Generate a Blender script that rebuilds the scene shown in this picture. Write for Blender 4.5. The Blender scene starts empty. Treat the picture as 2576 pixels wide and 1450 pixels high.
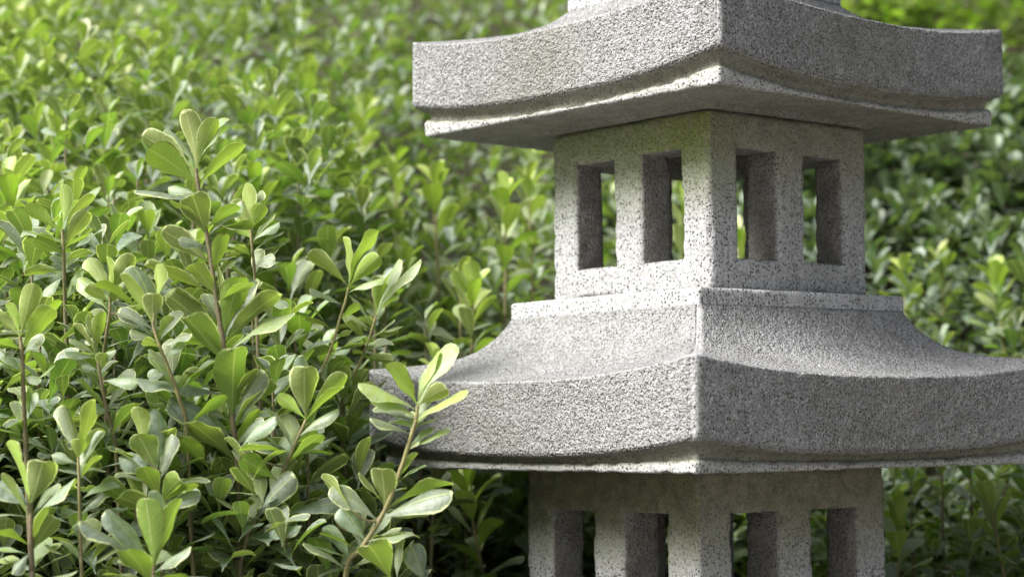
import bpy, bmesh, math, random
import numpy as np
from mathutils import Vector, noise
R = math.radians
rng = np.random.default_rng(7)
random.seed(7)
SC = bpy.context.scene
COL = SC.collection

# ------------------------------------------------------------------ camera, sky, sun, exposure
FOC = 1.92 * 36.0
PITCH, ROLL = 0.06858, -0.0105
cam_d = bpy.data.cameras.new("camera")
cam = bpy.data.objects.new("camera", cam_d)
COL.objects.link(cam)
cam_d.sensor_width = 36.0
cam_d.lens = FOC
cam_d.clip_start = 0.05
cam_d.clip_end = 900.0
cam_d.dof.use_dof = True
cam_d.dof.focus_distance = 1.95
cam_d.dof.aperture_fstop = 4.8
c_, s_ = math.cos(PITCH), math.sin(PITCH)
cr_, sr_ = math.cos(ROLL), math.sin(ROLL)
from mathutils import Matrix
right0, up0, back = Vector((1, 0, 0)), Vector((0, -s_, c_)), Vector((0, -c_, -s_))
cright = right0 * cr_ + up0 * -sr_ * -1 * -1
cright = (right0 * cr_ - up0 * -sr_)
cup = (up0 * cr_ - right0 * sr_)
cright = (right0 * cr_ + up0 * sr_)
M3 = Matrix((cright, cup, back)).transposed()
cam.matrix_world = M3.to_4x4()
SC.camera = cam

SUN_EL, SUN_AZ = 43.0, -119.0     # azimuth measured from +Y (view direction), negative = left
wd = bpy.data.worlds.new("World")
SC.world = wd
wd.use_nodes = True
nt = wd.node_tree
nt.nodes.clear()
sky = nt.nodes.new("ShaderNodeTexSky")
sky.sky_type = 'NISHITA'
sky.sun_disc = False
sky.sun_elevation = R(SUN_EL)
sky.sun_rotation = R(SUN_AZ)
sky.air_density = 1.0
sky.dust_density = 3.0
sky.ozone_density = 1.0
bg = nt.nodes.new("ShaderNodeBackground")
bg.inputs[1].default_value = 0.078
wo = nt.nodes.new("ShaderNodeOutputWorld")
veil = nt.nodes.new("ShaderNodeHueSaturation")      # a thin high haze takes most of the blue out of the sky
veil.inputs["Saturation"].default_value = 0.55
nt.links.new(sky.outputs[0], veil.inputs["Color"])
nt.links.new(veil.outputs[0], bg.inputs[0])
nt.links.new(bg.outputs[0], wo.inputs[0])
sl = bpy.data.lights.new("sun", 'SUN')
sl.energy = 4.9
sl.angle = R(34)
sl.color = (1.0, 0.985, 0.965)
so = bpy.data.objects.new("sun", sl)
COL.objects.link(so)
sd = Vector((math.sin(R(SUN_AZ)) * math.cos(R(SUN_EL)), math.cos(R(SUN_AZ)) * math.cos(R(SUN_EL)), math.sin(R(SUN_EL))))
so.rotation_euler = sd.to_track_quat('Z', 'Y').to_euler()
so.location = sd * 20
SC.view_settings.view_transform = 'Standard'
SC.view_settings.look = 'None'
SC.view_settings.gamma = 1.0
SC.view_settings.exposure = 0.9
SC.cycles.use_denoising = True
SC.cycles.max_bounces = 8
SC.cycles.transparent_max_bounces = 8

# ------------------------------------------------------------------ helpers
def tag(o, label=None, cat=None, group=None, kind=None):
    if label: o["label"] = label
    if cat: o["category"] = cat
    if group: o["group"] = group
    if kind: o["kind"] = kind
    return o

def empty(name, loc):
    o = bpy.data.objects.new(name, None)
    COL.objects.link(o)
    o.location = loc
    o.empty_display_size = 0.05
    return o

def ray(px, py):
    """direction (depth 1 along y) of a picture position on the 2576 px wide photo"""
    a = (px - 1288.0) / (1.92 * 2576)
    b = -(py - 725.15) / (1.92 * 2576)
    d = cright * a + cup * b - back
    return d / d.y

def at(px, py, y):
    return ray(px, py) * y

def mesh_np(name, V, F, mat, smooth=True, attrs=None, uv=None):
    """V (n,3), F (m,4) quads; attrs {name:(n,) float}; uv (n,2) per vertex"""
    me = bpy.data.meshes.new(name)
    V = np.ascontiguousarray(V, dtype=np.float32)
    F = np.ascontiguousarray(F, dtype=np.int32)
    m = len(F)
    me.vertices.add(len(V))
    me.vertices.foreach_set("co", V.ravel())
    me.loops.add(m * 4)
    me.loops.foreach_set("vertex_index", F.ravel())
    me.polygons.add(m)
    me.polygons.foreach_set("loop_start", np.arange(0, m * 4, 4, dtype=np.int32))
    me.polygons.foreach_set("loop_total", np.full(m, 4, dtype=np.int32))
    me.update(calc_edges=True)
    me.polygons.foreach_set("use_smooth", np.full(m, smooth, dtype=bool))
    if uv is not None:
        l = me.uv_layers.new(name="leafmap")
        l.data.foreach_set("uv", uv[F.ravel()].astype(np.float32).ravel())
    for k, a in (attrs or {}).items():
        at_ = me.attributes.new(k, 'FLOAT', 'POINT')
        at_.data.foreach_set("value", np.asarray(a, dtype=np.float32))
    me.materials.append(mat)
    me.validate()
    return me

def link(name, me, parent=None):
    o = bpy.data.objects.new(name, me)
    COL.objects.link(o)
    if parent is not None:
        o.parent = parent
    return o

class G:
    """tiny node-graph helper"""
    def __init__(s, name):
        s.m = bpy.data.materials.new(name)
        s.m.use_nodes = True
        s.t = s.m.node_tree
        s.t.nodes.clear()
        s.out = s.t.nodes.new("ShaderNodeOutputMaterial")
    def n(s, typ, **kw):
        nd = s.t.nodes.new(typ)
        for k, v in kw.items():
            setattr(nd, k, v)
        return nd
    def put(s, sock, v):
        if isinstance(v, bpy.types.NodeSocket): s.t.links.new(v, sock)
        elif v is not None: sock.default_value = v
    def math(s, op, a, b=None, c=None, clamp=False):
        nd = s.n("ShaderNodeMath", operation=op, use_clamp=clamp)
        s.put(nd.inputs[0], a); s.put(nd.inputs[1], b); s.put(nd.inputs[2], c)
        return nd.outputs[0]
    def mr(s, v, a, b, c=0.0, d=1.0):
        nd = s.n("ShaderNodeMapRange", interpolation_type='SMOOTHSTEP')
        for i, x in enumerate((v, a, b, c, d)): s.put(nd.inputs[i], x)
        return nd.outputs[0]
    def mix(s, f, a, b, blend='MIX'):
        nd = s.n("ShaderNodeMix", data_type='RGBA', blend_type=blend)
        s.put(nd.inputs[0], f)
        s.put(nd.inputs[6], a if isinstance(a, bpy.types.NodeSocket) else (*a, 1.0))
        s.put(nd.inputs[7], b if isinstance(b, bpy.types.NodeSocket) else (*b, 1.0))
        return nd.outputs[2]
    def noise(s, vec, scale, detail=3.0, rough=0.55, dist=0.0):
        nd = s.n("ShaderNodeTexNoise")
        s.put(nd.inputs["Vector"], vec)
        nd.inputs["Scale"].default_value = scale
        nd.inputs["Detail"].default_value = detail
        nd.inputs["Roughness"].default_value = rough
        nd.inputs["Distortion"].default_value = dist
        return nd.outputs[0]
    def voro(s, vec, scale, feature='F1', out=0):
        nd = s.n("ShaderNodeTexVoronoi", feature=feature)
        s.put(nd.inputs["Vector"], vec)
        nd.inputs["Scale"].default_value = scale
        return nd.outputs[out]
    def attr(s, name):
        nd = s.n("ShaderNodeAttribute", attribute_name=name)
        return nd.outputs["Fac"]

# ------------------------------------------------------------------ materials
def granite(name="granite"):
    g = G(name)
    co = g.n("ShaderNodeTexCoord").outputs["Object"]
    rough = g.attr("tooled"); moss = g.attr("algae"); brown = g.attr("grime")
    big = g.noise(co, 9.0, 3.0)
    mid = g.noise(co, 60.0, 3.0, 0.6)
    base = g.mix(g.mr(big, 0.35, 0.65), (0.372, 0.370, 0.362), (0.445, 0.446, 0.446))
    base = g.mix(g.mr(mid, 0.42, 0.62, 0.0, 0.5), base, (0.53, 0.53, 0.525))
    fine = g.noise(co, 330.0, 2.0, 0.7)
    base = g.mix(g.mr(fine, 0.50, 0.68, 0.0, 0.75), base, (0.135, 0.132, 0.124))
    gr_ = g.n("ShaderNodeTexVoronoi", feature='F1'); g.put(gr_.inputs["Vector"], co); gr_.inputs["Scale"].default_value = 520.0
    gs = g.n("ShaderNodeSeparateColor"); g.put(gs.inputs[0], gr_.outputs["Color"])
    base = g.mix(g.mr(gs.outputs[1], 0.55, 1.0, 0.0, 0.6), base, (0.175, 0.168, 0.155))
    base = g.mix(g.mr(gs.outputs[2], 0.7, 1.0, 0.0, 0.6), base, (0.60, 0.60, 0.60))
    # dark mica grains, clustered
    vd = g.voro(co, 310.0)
    vc = g.n("ShaderNodeTexVoronoi", feature='F1'); g.put(vc.inputs["Vector"], co); vc.inputs["Scale"].default_value = 310.0
    sep = g.n("ShaderNodeSeparateColor"); g.put(sep.inputs[0], vc.outputs["Color"])
    pick = g.math('GREATER_THAN', sep.outputs[0], g.mr(g.noise(co, 28.0, 2.0), 0.35, 0.68, 0.78, 0.38))
    spk = g.math('MULTIPLY', pick, g.mr(vd, 0.0, 0.62, 1.0, 0.0))
    spk = g.math('MULTIPLY', spk, g.math('SUBTRACT', 1.0, g.math('MULTIPLY', rough, 0.2)))
    base = g.mix(g.math('MULTIPLY', g.mr(spk, 0.25, 0.5), 0.9), base, (0.035, 0.035, 0.038))
    # pits collect dirt on tooled faces
    pit = g.noise(co, 330.0, 2.0, 0.75)
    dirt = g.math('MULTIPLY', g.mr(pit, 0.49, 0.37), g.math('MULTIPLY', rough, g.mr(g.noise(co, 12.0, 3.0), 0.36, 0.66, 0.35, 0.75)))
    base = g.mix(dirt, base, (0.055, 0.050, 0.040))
    # algae and grime stains
    mm = g.math('MULTIPLY', moss, g.mr(g.noise(co, 42.0, 4.0, 0.7), 0.25, 0.62, 0.65, 1.0), clamp=True)
    base = g.mix(g.math('MULTIPLY', mm, 0.95), base, g.mix(g.mr(fine, 0.4, 0.6), (0.25, 0.30, 0.06), (0.14, 0.17, 0.045)))
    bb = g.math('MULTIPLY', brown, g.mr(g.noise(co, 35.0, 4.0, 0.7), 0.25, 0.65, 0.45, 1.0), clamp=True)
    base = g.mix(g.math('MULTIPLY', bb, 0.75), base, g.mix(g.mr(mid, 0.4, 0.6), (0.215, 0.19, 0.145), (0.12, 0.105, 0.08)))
    mpn = g.n("ShaderNodeMapping"); mpn.inputs["Scale"].default_value = (42.0, 42.0, 5.0)
    g.put(mpn.inputs["Vector"], co)
    strk = g.noise(mpn.outputs[0], 1.0, 4.0, 0.65)
    base = g.mix(g.math('MULTIPLY', g.mr(strk, 0.52, 0.74), 0.25), base, (0.19, 0.185, 0.165))
    # relief
    h1 = g.math('MULTIPLY', pit, g.math('MULTIPLY_ADD', rough, 1.0, 0.16))
    h2 = g.math('MULTIPLY', g.noise(co, 210.0, 2.0, 0.65), g.math('MULTIPLY_ADD', rough, 1.1, 0.05))
    h = g.math('ADD', h1, h2)
    h = g.math('SUBTRACT', h, g.math('MULTIPLY', spk, 0.12))
    bp = g.n("ShaderNodeBump"); g.put(bp.inputs["Height"], h)
    bp.inputs["Strength"].default_value = 1.0
    bp.inputs["Distance"].default_value = 0.0062
    p = g.n("ShaderNodeBsdfPrincipled")
    g.put(p.inputs["Base Color"], base)
    p.inputs["Roughness"].default_value = 0.82
    p.inputs["Specular IOR Level"].default_value = 0.3
    g.put(p.inputs["Normal"], bp.outputs[0])
    g.t.links.new(p.outputs[0], g.out.inputs[0])
    return g.m

def leaf_mat(name, new, old, under, margin=1.0, sky_sheen=0.75, trans=0.32):
    g = G(name)
    uvn = g.n("ShaderNodeUVMap"); uvn.uv_map = "leafmap"
    sp = g.n("ShaderNodeSeparateXYZ"); g.put(sp.inputs[0], uvn.outputs[0])
    u, v = sp.outputs[0], sp.outputs[1]
    tone, rnd = g.attr("tone"), g.attr("chance")
    co = g.n("ShaderNodeTexCoord").outputs["Object"]
    au = g.math('ABSOLUTE', u)
    # side veins run obliquely from the midrib
    vv = g.math('SUBTRACT', g.math('MULTIPLY', v, 11.0), g.math('MULTIPLY', au, 1.7))
    vv = g.math('ADD', vv, g.math('MULTIPLY', g.noise(co, 160.0, 2.0), 0.5))
    vein = g.mr(g.math('PINGPONG', vv, 0.5), 0.0, 0.10, 1.0, 0.0)
    net = g.mr(g.voro(co, 900.0, 'DISTANCE_TO_EDGE'), 0.0, 0.12, 1.0, 0.0)
    vein = g.math('MAXIMUM', g.math('MULTIPLY', vein, 0.6), g.math('MULTIPLY', net, 0.25))
    rib = g.mr(au, 0.025, 0.085, 1.0, 0.0)
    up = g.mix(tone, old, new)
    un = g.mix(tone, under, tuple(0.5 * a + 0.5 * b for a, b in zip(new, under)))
    blot = g.noise(co, 130.0, 3.0)
    sheen = g.mr(blot, 0.35, 0.60, 0.15, sky_sheen)
    up = g.mix(g.math('MULTIPLY', sheen, g.math('SUBTRACT', 1.0, g.math('MULTIPLY', tone, 0.8))), up, (0.33, 0.39, 0.35))  # pale sky sheen on older leaves painted into the upper-side colour
    geo = g.n("ShaderNodeNewGeometry")
    bf = geo.outputs["Backfacing"]
    base = g.mix(bf, up, un)
    hs = g.n("ShaderNodeHueSaturation")
    g.put(hs.inputs["Hue"], g.math('MULTIPLY_ADD', rnd, 0.034, 0.478))
    g.put(hs.inputs["Saturation"], g.math('MULTIPLY_ADD', rnd, 0.25, 0.78))
    g.put(hs.inputs["Value"], g.math('MULTIPLY_ADD', rnd, 0.45, 0.78))
    g.put(hs.inputs["Color"], base)
    base = hs.outputs[0]
    lite = g.mix(0.5, base, (0.42, 0.50, 0.20))
    base = g.mix(g.math('MULTIPLY', vein, 0.85), base, lite)
    base = g.mix(g.math('MULTIPLY', rib, 0.8), base, (0.40, 0.46, 0.19))
    # ragged cream margin
    wob = g.math('ADD', g.math('MULTIPLY', g.noise(co, 420.0, 2.0), 0.30), g.math('MULTIPLY', g.noise(co, 90.0, 2.0), 0.55))
    edge = g.math('MAXIMUM', au, g.math('MULTIPLY_ADD', v, 3.2, -2.2))
    lim = g.math('SUBTRACT', g.math('MULTIPLY_ADD', rnd, 0.12, 1.13), g.math('MULTIPLY', wob, 0.62))
    mg = g.math('MULTIPLY', g.mr(g.math('SUBTRACT', edge, lim), -0.015, 0.02), margin)
    mg = g.math('MULTIPLY', mg, g.mr(v, 0.25, 0.6))
    base = g.mix(mg, base, (0.62, 0.66, 0.34))
    # brown tips, spots and nibbled edges on some leaves
    spot = g.math('MULTIPLY', g.mr(g.noise(co, 260.0, 2.0), 0.70, 0.73), g.math('GREATER_THAN', rnd, 0.55))
    scor = g.math('MULTIPLY', g.mr(g.math('ADD', edge, g.math('MULTIPLY', g.noise(co, 70.0, 3.0), 0.5)), 1.16, 1.24), g.math('GREATER_THAN', rnd, 0.86))
    base = g.mix(g.math('MULTIPLY', g.math('MAXIMUM', spot, scor), 0.8), base, (0.13, 0.085, 0.035))
    # relief
    hh = g.math('ADD', g.math('MULTIPLY', vein, 0.25), g.math('MULTIPLY', g.noise(co, 240.0, 2.0), 0.9))
    hh = g.math('ADD', hh, g.math('MULTIPLY', rib, -0.4))
    bp = g.n("ShaderNodeBump"); g.put(bp.inputs["Height"], hh)
    bp.inputs["Strength"].default_value = 0.55; bp.inputs["Distance"].default_value = 0.0012
    p = g.n("ShaderNodeBsdfPrincipled")
    g.put(p.inputs["Base Color"], base)
    g.put(p.inputs["Roughness"], g.math('ADD', g.math('MULTIPLY', bf, 0.25), g.math('MULTIPLY_ADD', blot, 0.25, 0.28)))
    g.put(p.inputs["Specular IOR Level"], g.math('MULTIPLY_ADD', bf, -0.40, 0.72))
    g.put(p.inputs["Normal"], bp.outputs[0])
    tr = g.n("ShaderNodeBsdfTranslucent")
    g.put(tr.inputs[0], g.mix(1.0, base, (0.95, 1.0, 0.35), 'MULTIPLY'))
    tb = g.mix(g.math('MULTIPLY', tone, 0.5), g.mix(1.0, base, (1.5, 1.75, 0.6), 'MULTIPLY'), (0.36, 0.55, 0.04))
    g.put(tr.inputs[0], tb)
    mx = g.n("ShaderNodeMixShader"); mx.inputs[0].default_value = trans
    g.t.links.new(p.outputs[0], mx.inputs[1]); g.t.links.new(tr.outputs[0], mx.inputs[2])
    g.t.links.new(mx.outputs[0], g.out.inputs[0])
    return g.m

def bark_mat():
    g = G("young_bark")
    co = g.n("ShaderNodeTexCoord").outputs["Object"]
    tone = g.attr("tone")
    c = g.mix(tone, (0.135, 0.115, 0.070), (0.30, 0.28, 0.09))
    c = g.mix(g.mr(g.noise(co, 120.0, 3.0), 0.45, 0.65, 0.0, 0.7), c, (0.20, 0.14, 0.09))
    bp = g.n("ShaderNodeBump"); g.put(bp.inputs["Height"], g.noise(co, 500.0, 3.0)); bp.inputs["Distance"].default_value = 0.001
    p = g.n("ShaderNodeBsdfPrincipled")
    g.put(p.inputs["Base Color"], c); p.inputs["Roughness"].default_value = 0.65
    g.put(p.inputs["Normal"], bp.outputs[0])
    g.t.links.new(p.outputs[0], g.out.inputs[0])
    return g.m

def soil_mat():
    g = G("soil")
    co = g.n("ShaderNodeTexCoord").outputs["Object"]
    c = g.mix(g.mr(g.noise(co, 14.0, 5.0), 0.35, 0.65), (0.045, 0.035, 0.024), (0.10, 0.085, 0.055))
    bp = g.n("ShaderNodeBump"); g.put(bp.inputs["Height"], g.noise(co, 40.0, 5.0)); bp.inputs["Distance"].default_value = 0.02
    p = g.n("ShaderNodeBsdfPrincipled")
    g.put(p.inputs["Base Color"], c); p.inputs["Roughness"].default_value = 0.95
    g.put(p.inputs["Normal"], bp.outputs[0])
    g.t.links.new(p.outputs[0], g.out.inputs[0])
    return g.m

M_ST = granite()
M_LF = leaf_mat("variegated_leaf", (0.42, 0.51, 0.065), (0.115, 0.172, 0.122), (0.130, 0.205, 0.055))
M_DK = leaf_mat("shaded_leaf", (0.13, 0.20, 0.075), (0.075, 0.120, 0.082), (0.09, 0.145, 0.07), margin=0.35, sky_sheen=0.4, trans=0.25)  # shade on the right-hand foliage is put into this leaf colour
M_LM = leaf_mat("sunlit_lime_leaf", (0.34, 0.45, 0.05), (0.16, 0.26, 0.05), (0.22, 0.33, 0.06), margin=0.4, sky_sheen=0.1, trans=0.42)  # sunlit brightness of the top-right foliage is put into this lime colour
M_BK = bark_mat()
M_SO = soil_mat()

# ------------------------------------------------------------------ terrain
def bank_base(x, y):
    """height of the leafy canopy of the shrub bank"""
    x = np.asarray(x, float); y = np.asarray(y, float)
    sx = 1 / (1 + np.exp((x + 0.16) / 0.085))          # 1 at the left, 0 towards the pagoda
    near = 0.045 * sx + (-0.45) * (1 - sx)
    ramp = np.clip(y - 1.75, -1.0, 40)
    k = 0.375 * sx + 0.50 * (1 - sx)
    z = near + k * np.minimum(ramp, 6.5) + 0.05 * np.clip(ramp - 6.5, 0, None)
    z += 0.045 * np.sin(x * 5.1 + y * 2.3) * np.sin(y * 4.3 - x * 1.7) + 0.03 * np.sin(x * 11 + 1.0) * np.sin(y * 9.0)
    return z

def ground_z(x, y):
    z = bank_base(x, y) - 0.34
    f = np.clip((np.asarray(y, float) - 1.0) / 0.6, 0, 1)      # flat ground in front of the bed
    z = z * f + (-0.80) * (1 - f)
    d = np.hypot(np.asarray(x, float) - 0.216, np.asarray(y, float) - 2.2)
    w = np.clip((d - 0.34) / 0.30, 0, 1)
    w = w * w * (3 - 2 * w)
    return (-0.80) * (1 - w) + z * w

def terrain():
    xs = np.concatenate([-np.geomspace(400, 3.2, 14), np.linspace(-3, 3, 81), np.geomspace(3.2, 400, 14)])
    ys = np.concatenate([-np.geomspace(400, 1.2, 12), np.linspace(-1, 9, 120), np.geomspace(9.3, 400, 16)])
    X, Y = np.meshgrid(xs, ys)
    Z = ground_z(X, np.clip(Y, -5, 60))
    far = np.clip((np.hypot(X, Y) - 12) / 30, 0, 1)
    Z = Z * (1 - far) + np.where(Y > 0, 2.4, -0.8) * far
    V = np.stack([X.ravel(), Y.ravel(), Z.ravel()], 1)
    ny, nx = X.shape
    i = np.arange(ny - 1)[:, None] * nx + np.arange(nx - 1)[None, :]
    i = i.ravel()
    F = np.stack([i, i + 1, i + nx + 1, i + nx], 1)
    o = link("ground", mesh_np("ground", V, F, M_SO))
    tag(o, kind="structure")
terrain()

def bounce_gravel_path():  # unseen pale ground, added to bounce light up onto the roof undersides
    g = G("bounce_gravel")
    co = g.n("ShaderNodeTexCoord").outputs["Object"]
    vo = g.voro(co, 90.0)
    c = g.mix(g.mr(vo, 0.1, 0.7), (0.48, 0.46, 0.42), (0.26, 0.245, 0.22))
    c = g.mix(g.mr(g.noise(co, 3.0, 4.0), 0.4, 0.7, 0.0, 0.4), c, (0.36, 0.33, 0.28))
    bp = g.n("ShaderNodeBump"); g.put(bp.inputs["Height"], vo); bp.inputs["Distance"].default_value = 0.01
    p = g.n("ShaderNodeBsdfPrincipled"); g.put(p.inputs["Base Color"], c); p.inputs["Roughness"].default_value = 0.9
    g.put(p.inputs["Normal"], bp.outputs[0]); g.t.links.new(p.outputs[0], g.out.inputs[0])
    xs = np.linspace(-9, 9, 61); ys = np.linspace(-3.2, 1.0, 16)
    X, Y = np.meshgrid(xs, ys)
    Y = Y + 0.05 * np.sin(X * 1.7) * (Y > 0.9)
    V = np.stack([X.ravel(), Y.ravel(), np.full(X.size, -0.796)], 1)
    ny, nx = X.shape
    i = (np.arange(ny - 1)[:, None] * nx + np.arange(nx - 1)[None, :]).ravel()
    o = link("bounce_path", mesh_np("bounce_path", V, np.stack([i, i + 1, i + nx + 1, i + nx], 1), g.m))
    tag(o, kind="structure")
bounce_gravel_path()

# ------------------------------------------------------------------ stone pagoda
PCX, PCY = 0.2165, 2.200

def fbm(p, sc, oct_=3):
    a, s, t = 1.0, sc, 0.0
    for _ in range(oct_):
        t += a * noise.noise(Vector(p) * s); a *= 0.5; s *= 2.1
    return t

def displace(V, N, amp_fn, seed):
    out = V.copy()
    for i in range(len(V)):
        a, b = amp_fn(i)
        p = V[i] + seed
        d = a * fbm(p, 95.0, 3) + b * fbm(p, 14.0, 2)
        out[i] = V[i] + N[i] * d
    return out

def ring(h, r, n):
    """rounded square ring: xy points, u along the side (-1..1), corner flag"""
    P, U, Nn = [], [], []
    for k in range(4):
        a0 = k * math.pi / 2
        t = Vector((math.cos(a0), math.sin(a0)))       # side direction
        nn = Vector((math.sin(a0), -math.cos(a0)))      # outward normal
        for i in range(n + 1):
            s = -1 + 2 * i / n
            q = nn * h + t * (s * (h - r))
            P.append((q.x, q.y)); U.append(s * (h - r) / h); Nn.append((nn.x, nn.y))
        c = nn * (h - r) + t * (h - r)
        for j in (1, 2, 3):
            al = j / 4 * math.pi / 2
            q = c + (nn * math.cos(al) + t * math.sin(al)) * r
            m = nn * math.cos(al) + t * math.sin(al)
            P.append((q.x, q.y)); U.append(1.0); Nn.append((m.x, m.y))
    return np.array(P), np.array(U), np.array(Nn)

def make_roof(cx, cy, yaw, zbot, hband, band_h, hf, zfb, zft, hcap, zcb, zct, sag, body_h, seed, n=110, bsag=0.8):
    """one stone roof block: straight soffit band, upswept fascia, concave slope, cap slab"""
    rows = []   # (h, z, sagweight, corner radius, tooled, algae, grime)
    def add(h, z, sw, r, tl, al, gr): rows.append((h, z, sw, r, tl, al, gr))
    def seg(a, b, m, e0=0, e1=0):
        for i in range(m + 1):
            t = i / m
            add(*[a[j] + (b[j] - a[j]) * t for j in range(7)])
    # soffit
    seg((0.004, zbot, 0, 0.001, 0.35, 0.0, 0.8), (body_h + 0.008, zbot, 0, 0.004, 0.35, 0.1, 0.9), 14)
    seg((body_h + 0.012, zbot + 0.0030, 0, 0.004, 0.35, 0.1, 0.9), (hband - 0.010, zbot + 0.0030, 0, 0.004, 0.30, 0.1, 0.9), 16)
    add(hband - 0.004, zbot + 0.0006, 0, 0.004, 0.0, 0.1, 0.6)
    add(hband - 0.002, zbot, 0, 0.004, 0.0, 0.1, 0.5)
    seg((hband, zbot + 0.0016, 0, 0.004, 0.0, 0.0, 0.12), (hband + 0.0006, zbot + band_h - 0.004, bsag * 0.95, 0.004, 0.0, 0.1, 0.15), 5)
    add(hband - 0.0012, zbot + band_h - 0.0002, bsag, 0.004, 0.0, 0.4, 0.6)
    z0c, z1c = zbot + band_h + 0.0004, zfb - 0.0006
    for q in range(7):
        t = q / 6
        add(hband - 0.0048 + (hf - 0.0025 - hband + 0.0048) * t ** 1.9, z0c + (z1c - z0c) * t ** 0.55, bsag + (1 - bsag) * t, 0.004, 0.25, 0.35 * (1 - t), 0.9)
    add(hf - 0.0012, zfb + 0.0012, 1.0, 0.0045, 0.6, 0.1, 0.2)
    nf = max(8, int((zft - zfb) / 0.004))
    seg((hf, zfb + 0.004, 1.0, 0.005, 1.0, 0.0, 0.10), (hf, zft - 0.0022, 1.15, 0.005, 1.0, 0.0, 0.10), nf)
    add(hf, zft - 0.0014, 1.15, 0.005, 0.6, 0.0, 0.0)
    add(hf - 0.0006, zft - 0.0004, 1.15, 0.005, 0.6, 0.0, 0.0)
    add(hf - 0.0014, zft, 1.15, 0.005, 0.6, 0.0, 0.0)
    # slope
    prof = [(1.0, 1.0), (0.80, 0.975), (0.57, 0.91), (0.36, 0.79), (0.26, 0.68), (0.16, 0.50), (0.10, 0.36), (0.04, 0.17), (0.0, 0.0)]
    ts = np.linspace(1, 0, 36)
    pt = np.array([p[0] for p in prof][::-1]); pd = np.array([p[1] for p in prof][::-1])
    hs = hcap + 0.0002
    for t in ts:
        dr = np.interp(t, pt, pd)
        sw = 1.15 * (t ** 0.75)
        add(hs + (hf - 0.0024 - hs) * t, zcb + (zft - zcb) * dr, sw, 0.005 - 0.001 * t, 0.85, 0.0, 0.12)
    seg((hcap, zcb + 0.002, 0, 0.004, 0.0, 0.0, 0.05), (hcap, zct - 0.003, 0, 0.004, 0.0, 0.0, 0.0), 4)
    add(hcap - 0.0009, zct - 0.0009, 0, 0.004, 0, 0, 0)
    seg((hcap - 0.003, zct, 0, 0.004, 0.0, 0.0, 0.1), (0.004, zct, 0, 0.001, 0.0, 0.0, 0.1), 16)
    V, A, nr = [], [], None
    for (h, z, sw, r, tl, al, gr) in rows:
        r = min(r, h * 0.45)
        P, U, Nn = ring(h, r, n)
        nr = len(P)
        zz = z - sag * sw * (1 - np.abs(U) ** 2.5)
        V.append(np.column_stack([P, zz]))
        edge = np.clip((np.abs(U) - 0.965) / 0.02, 0, 1)      # smooth chiselled margin beside each corner
        tls = tl * (1 - 0.85 * edge) if tl > 0.5 else np.full(nr, tl)
        if abs(h - hf) < 1e-5 and tl >= 1.0:
            mid = np.exp(-((U + 0.1) / 0.45) ** 2)
            grs = gr + 0.35 * mid
        elif abs(z - zbot) < 1e-6 and h > body_h:
            grs = np.full(nr, gr)
        else:
            grs = np.full(nr, gr)
        als = np.full(nr, al)
        if abs(h - hf) < 1e-5 and tl >= 1.0:
            als = als + (0.10 if seed == 1 else 0.0) * np.exp(-((U + 0.05) / 0.28) ** 2)
        A.append(np.column_stack([tls, als, grs]))
    m = len(rows)
    V = np.concatenate(V); A = np.concatenate(A)
    idx = np.arange(m - 1)[:, None] * nr + np.arange(nr)[None, :]
    idn = np.arange(m - 1)[:, None] * nr + (np.arange(nr)[None, :] + 1) % nr
    F = np.stack([idx.ravel(), idn.ravel(), (idn + nr).ravel(), (idx + nr).ravel()], 1)
    V, F, A = fin_mesh(V, F, A, seed, 0.0007, 0.0011)
    ca, sa = math.cos(yaw), math.sin(yaw)
    V = V @ np.array([[ca, sa, 0], [-sa, ca, 0], [0, 0, 1]])
    V += np.array([cx - PCX, cy - PCY, 0])
    return V, F, A

def vnormals(V, F):
    n = np.cross(V[F[:, 2]] - V[F[:, 0]], V[F[:, 3]] - V[F[:, 1]])
    N = np.zeros_like(V)
    for k in range(4):
        np.add.at(N, F[:, k], n)
    return N / (np.linalg.norm(N, axis=1, keepdims=True) + 1e-12)

def fin_mesh(V, F, A, seed, a_t, a_b):
    N = vnormals(V, F)
    fn = np.cross(V[F[:, 2]] - V[F[:, 0]], V[F[:, 3]] - V[F[:, 1]])
    fn /= (np.linalg.norm(fn, axis=1, keepdims=True) + 1e-12)
    acc = np.zeros_like(V); cnt = np.zeros(len(V))
    for k in range(4):
        np.add.at(acc, F[:, k], fn); np.add.at(cnt, F[:, k], 1)
    sharp = np.clip((1 - np.linalg.norm(acc, axis=1) / cnt) * 6, 0, 1)
    for i in np.nonzero(sharp > 0.15)[0]:
        p = V[i]
        c = max(0.0, fbm(p + seed * 2.0, 55.0, 3) - 0.12) * 0.0065 + max(0.0, fbm(p + seed, 22.0, 2) - 0.35) * 0.008
        V[i] = p - N[i] * c * sharp[i]
    out = displace(V, N, lambda i: (a_t * (0.12 + A[i, 0]), a_b * (0.35 + 0.65 * A[i, 0])), np.array([seed * 3.7, seed * 1.3, seed * 0.9]))
    return out, F, A

def build_stone(name, VFA, parent, label=None):
    V, F, A = VFA
    me = mesh_np(name, V, F, M_ST, True, {"tooled": A[:, 0], "algae": A[:, 1], "grime": A[:, 2]})
    o = link(name, me, parent)
    if label: o["label"] = label
    return o

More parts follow.
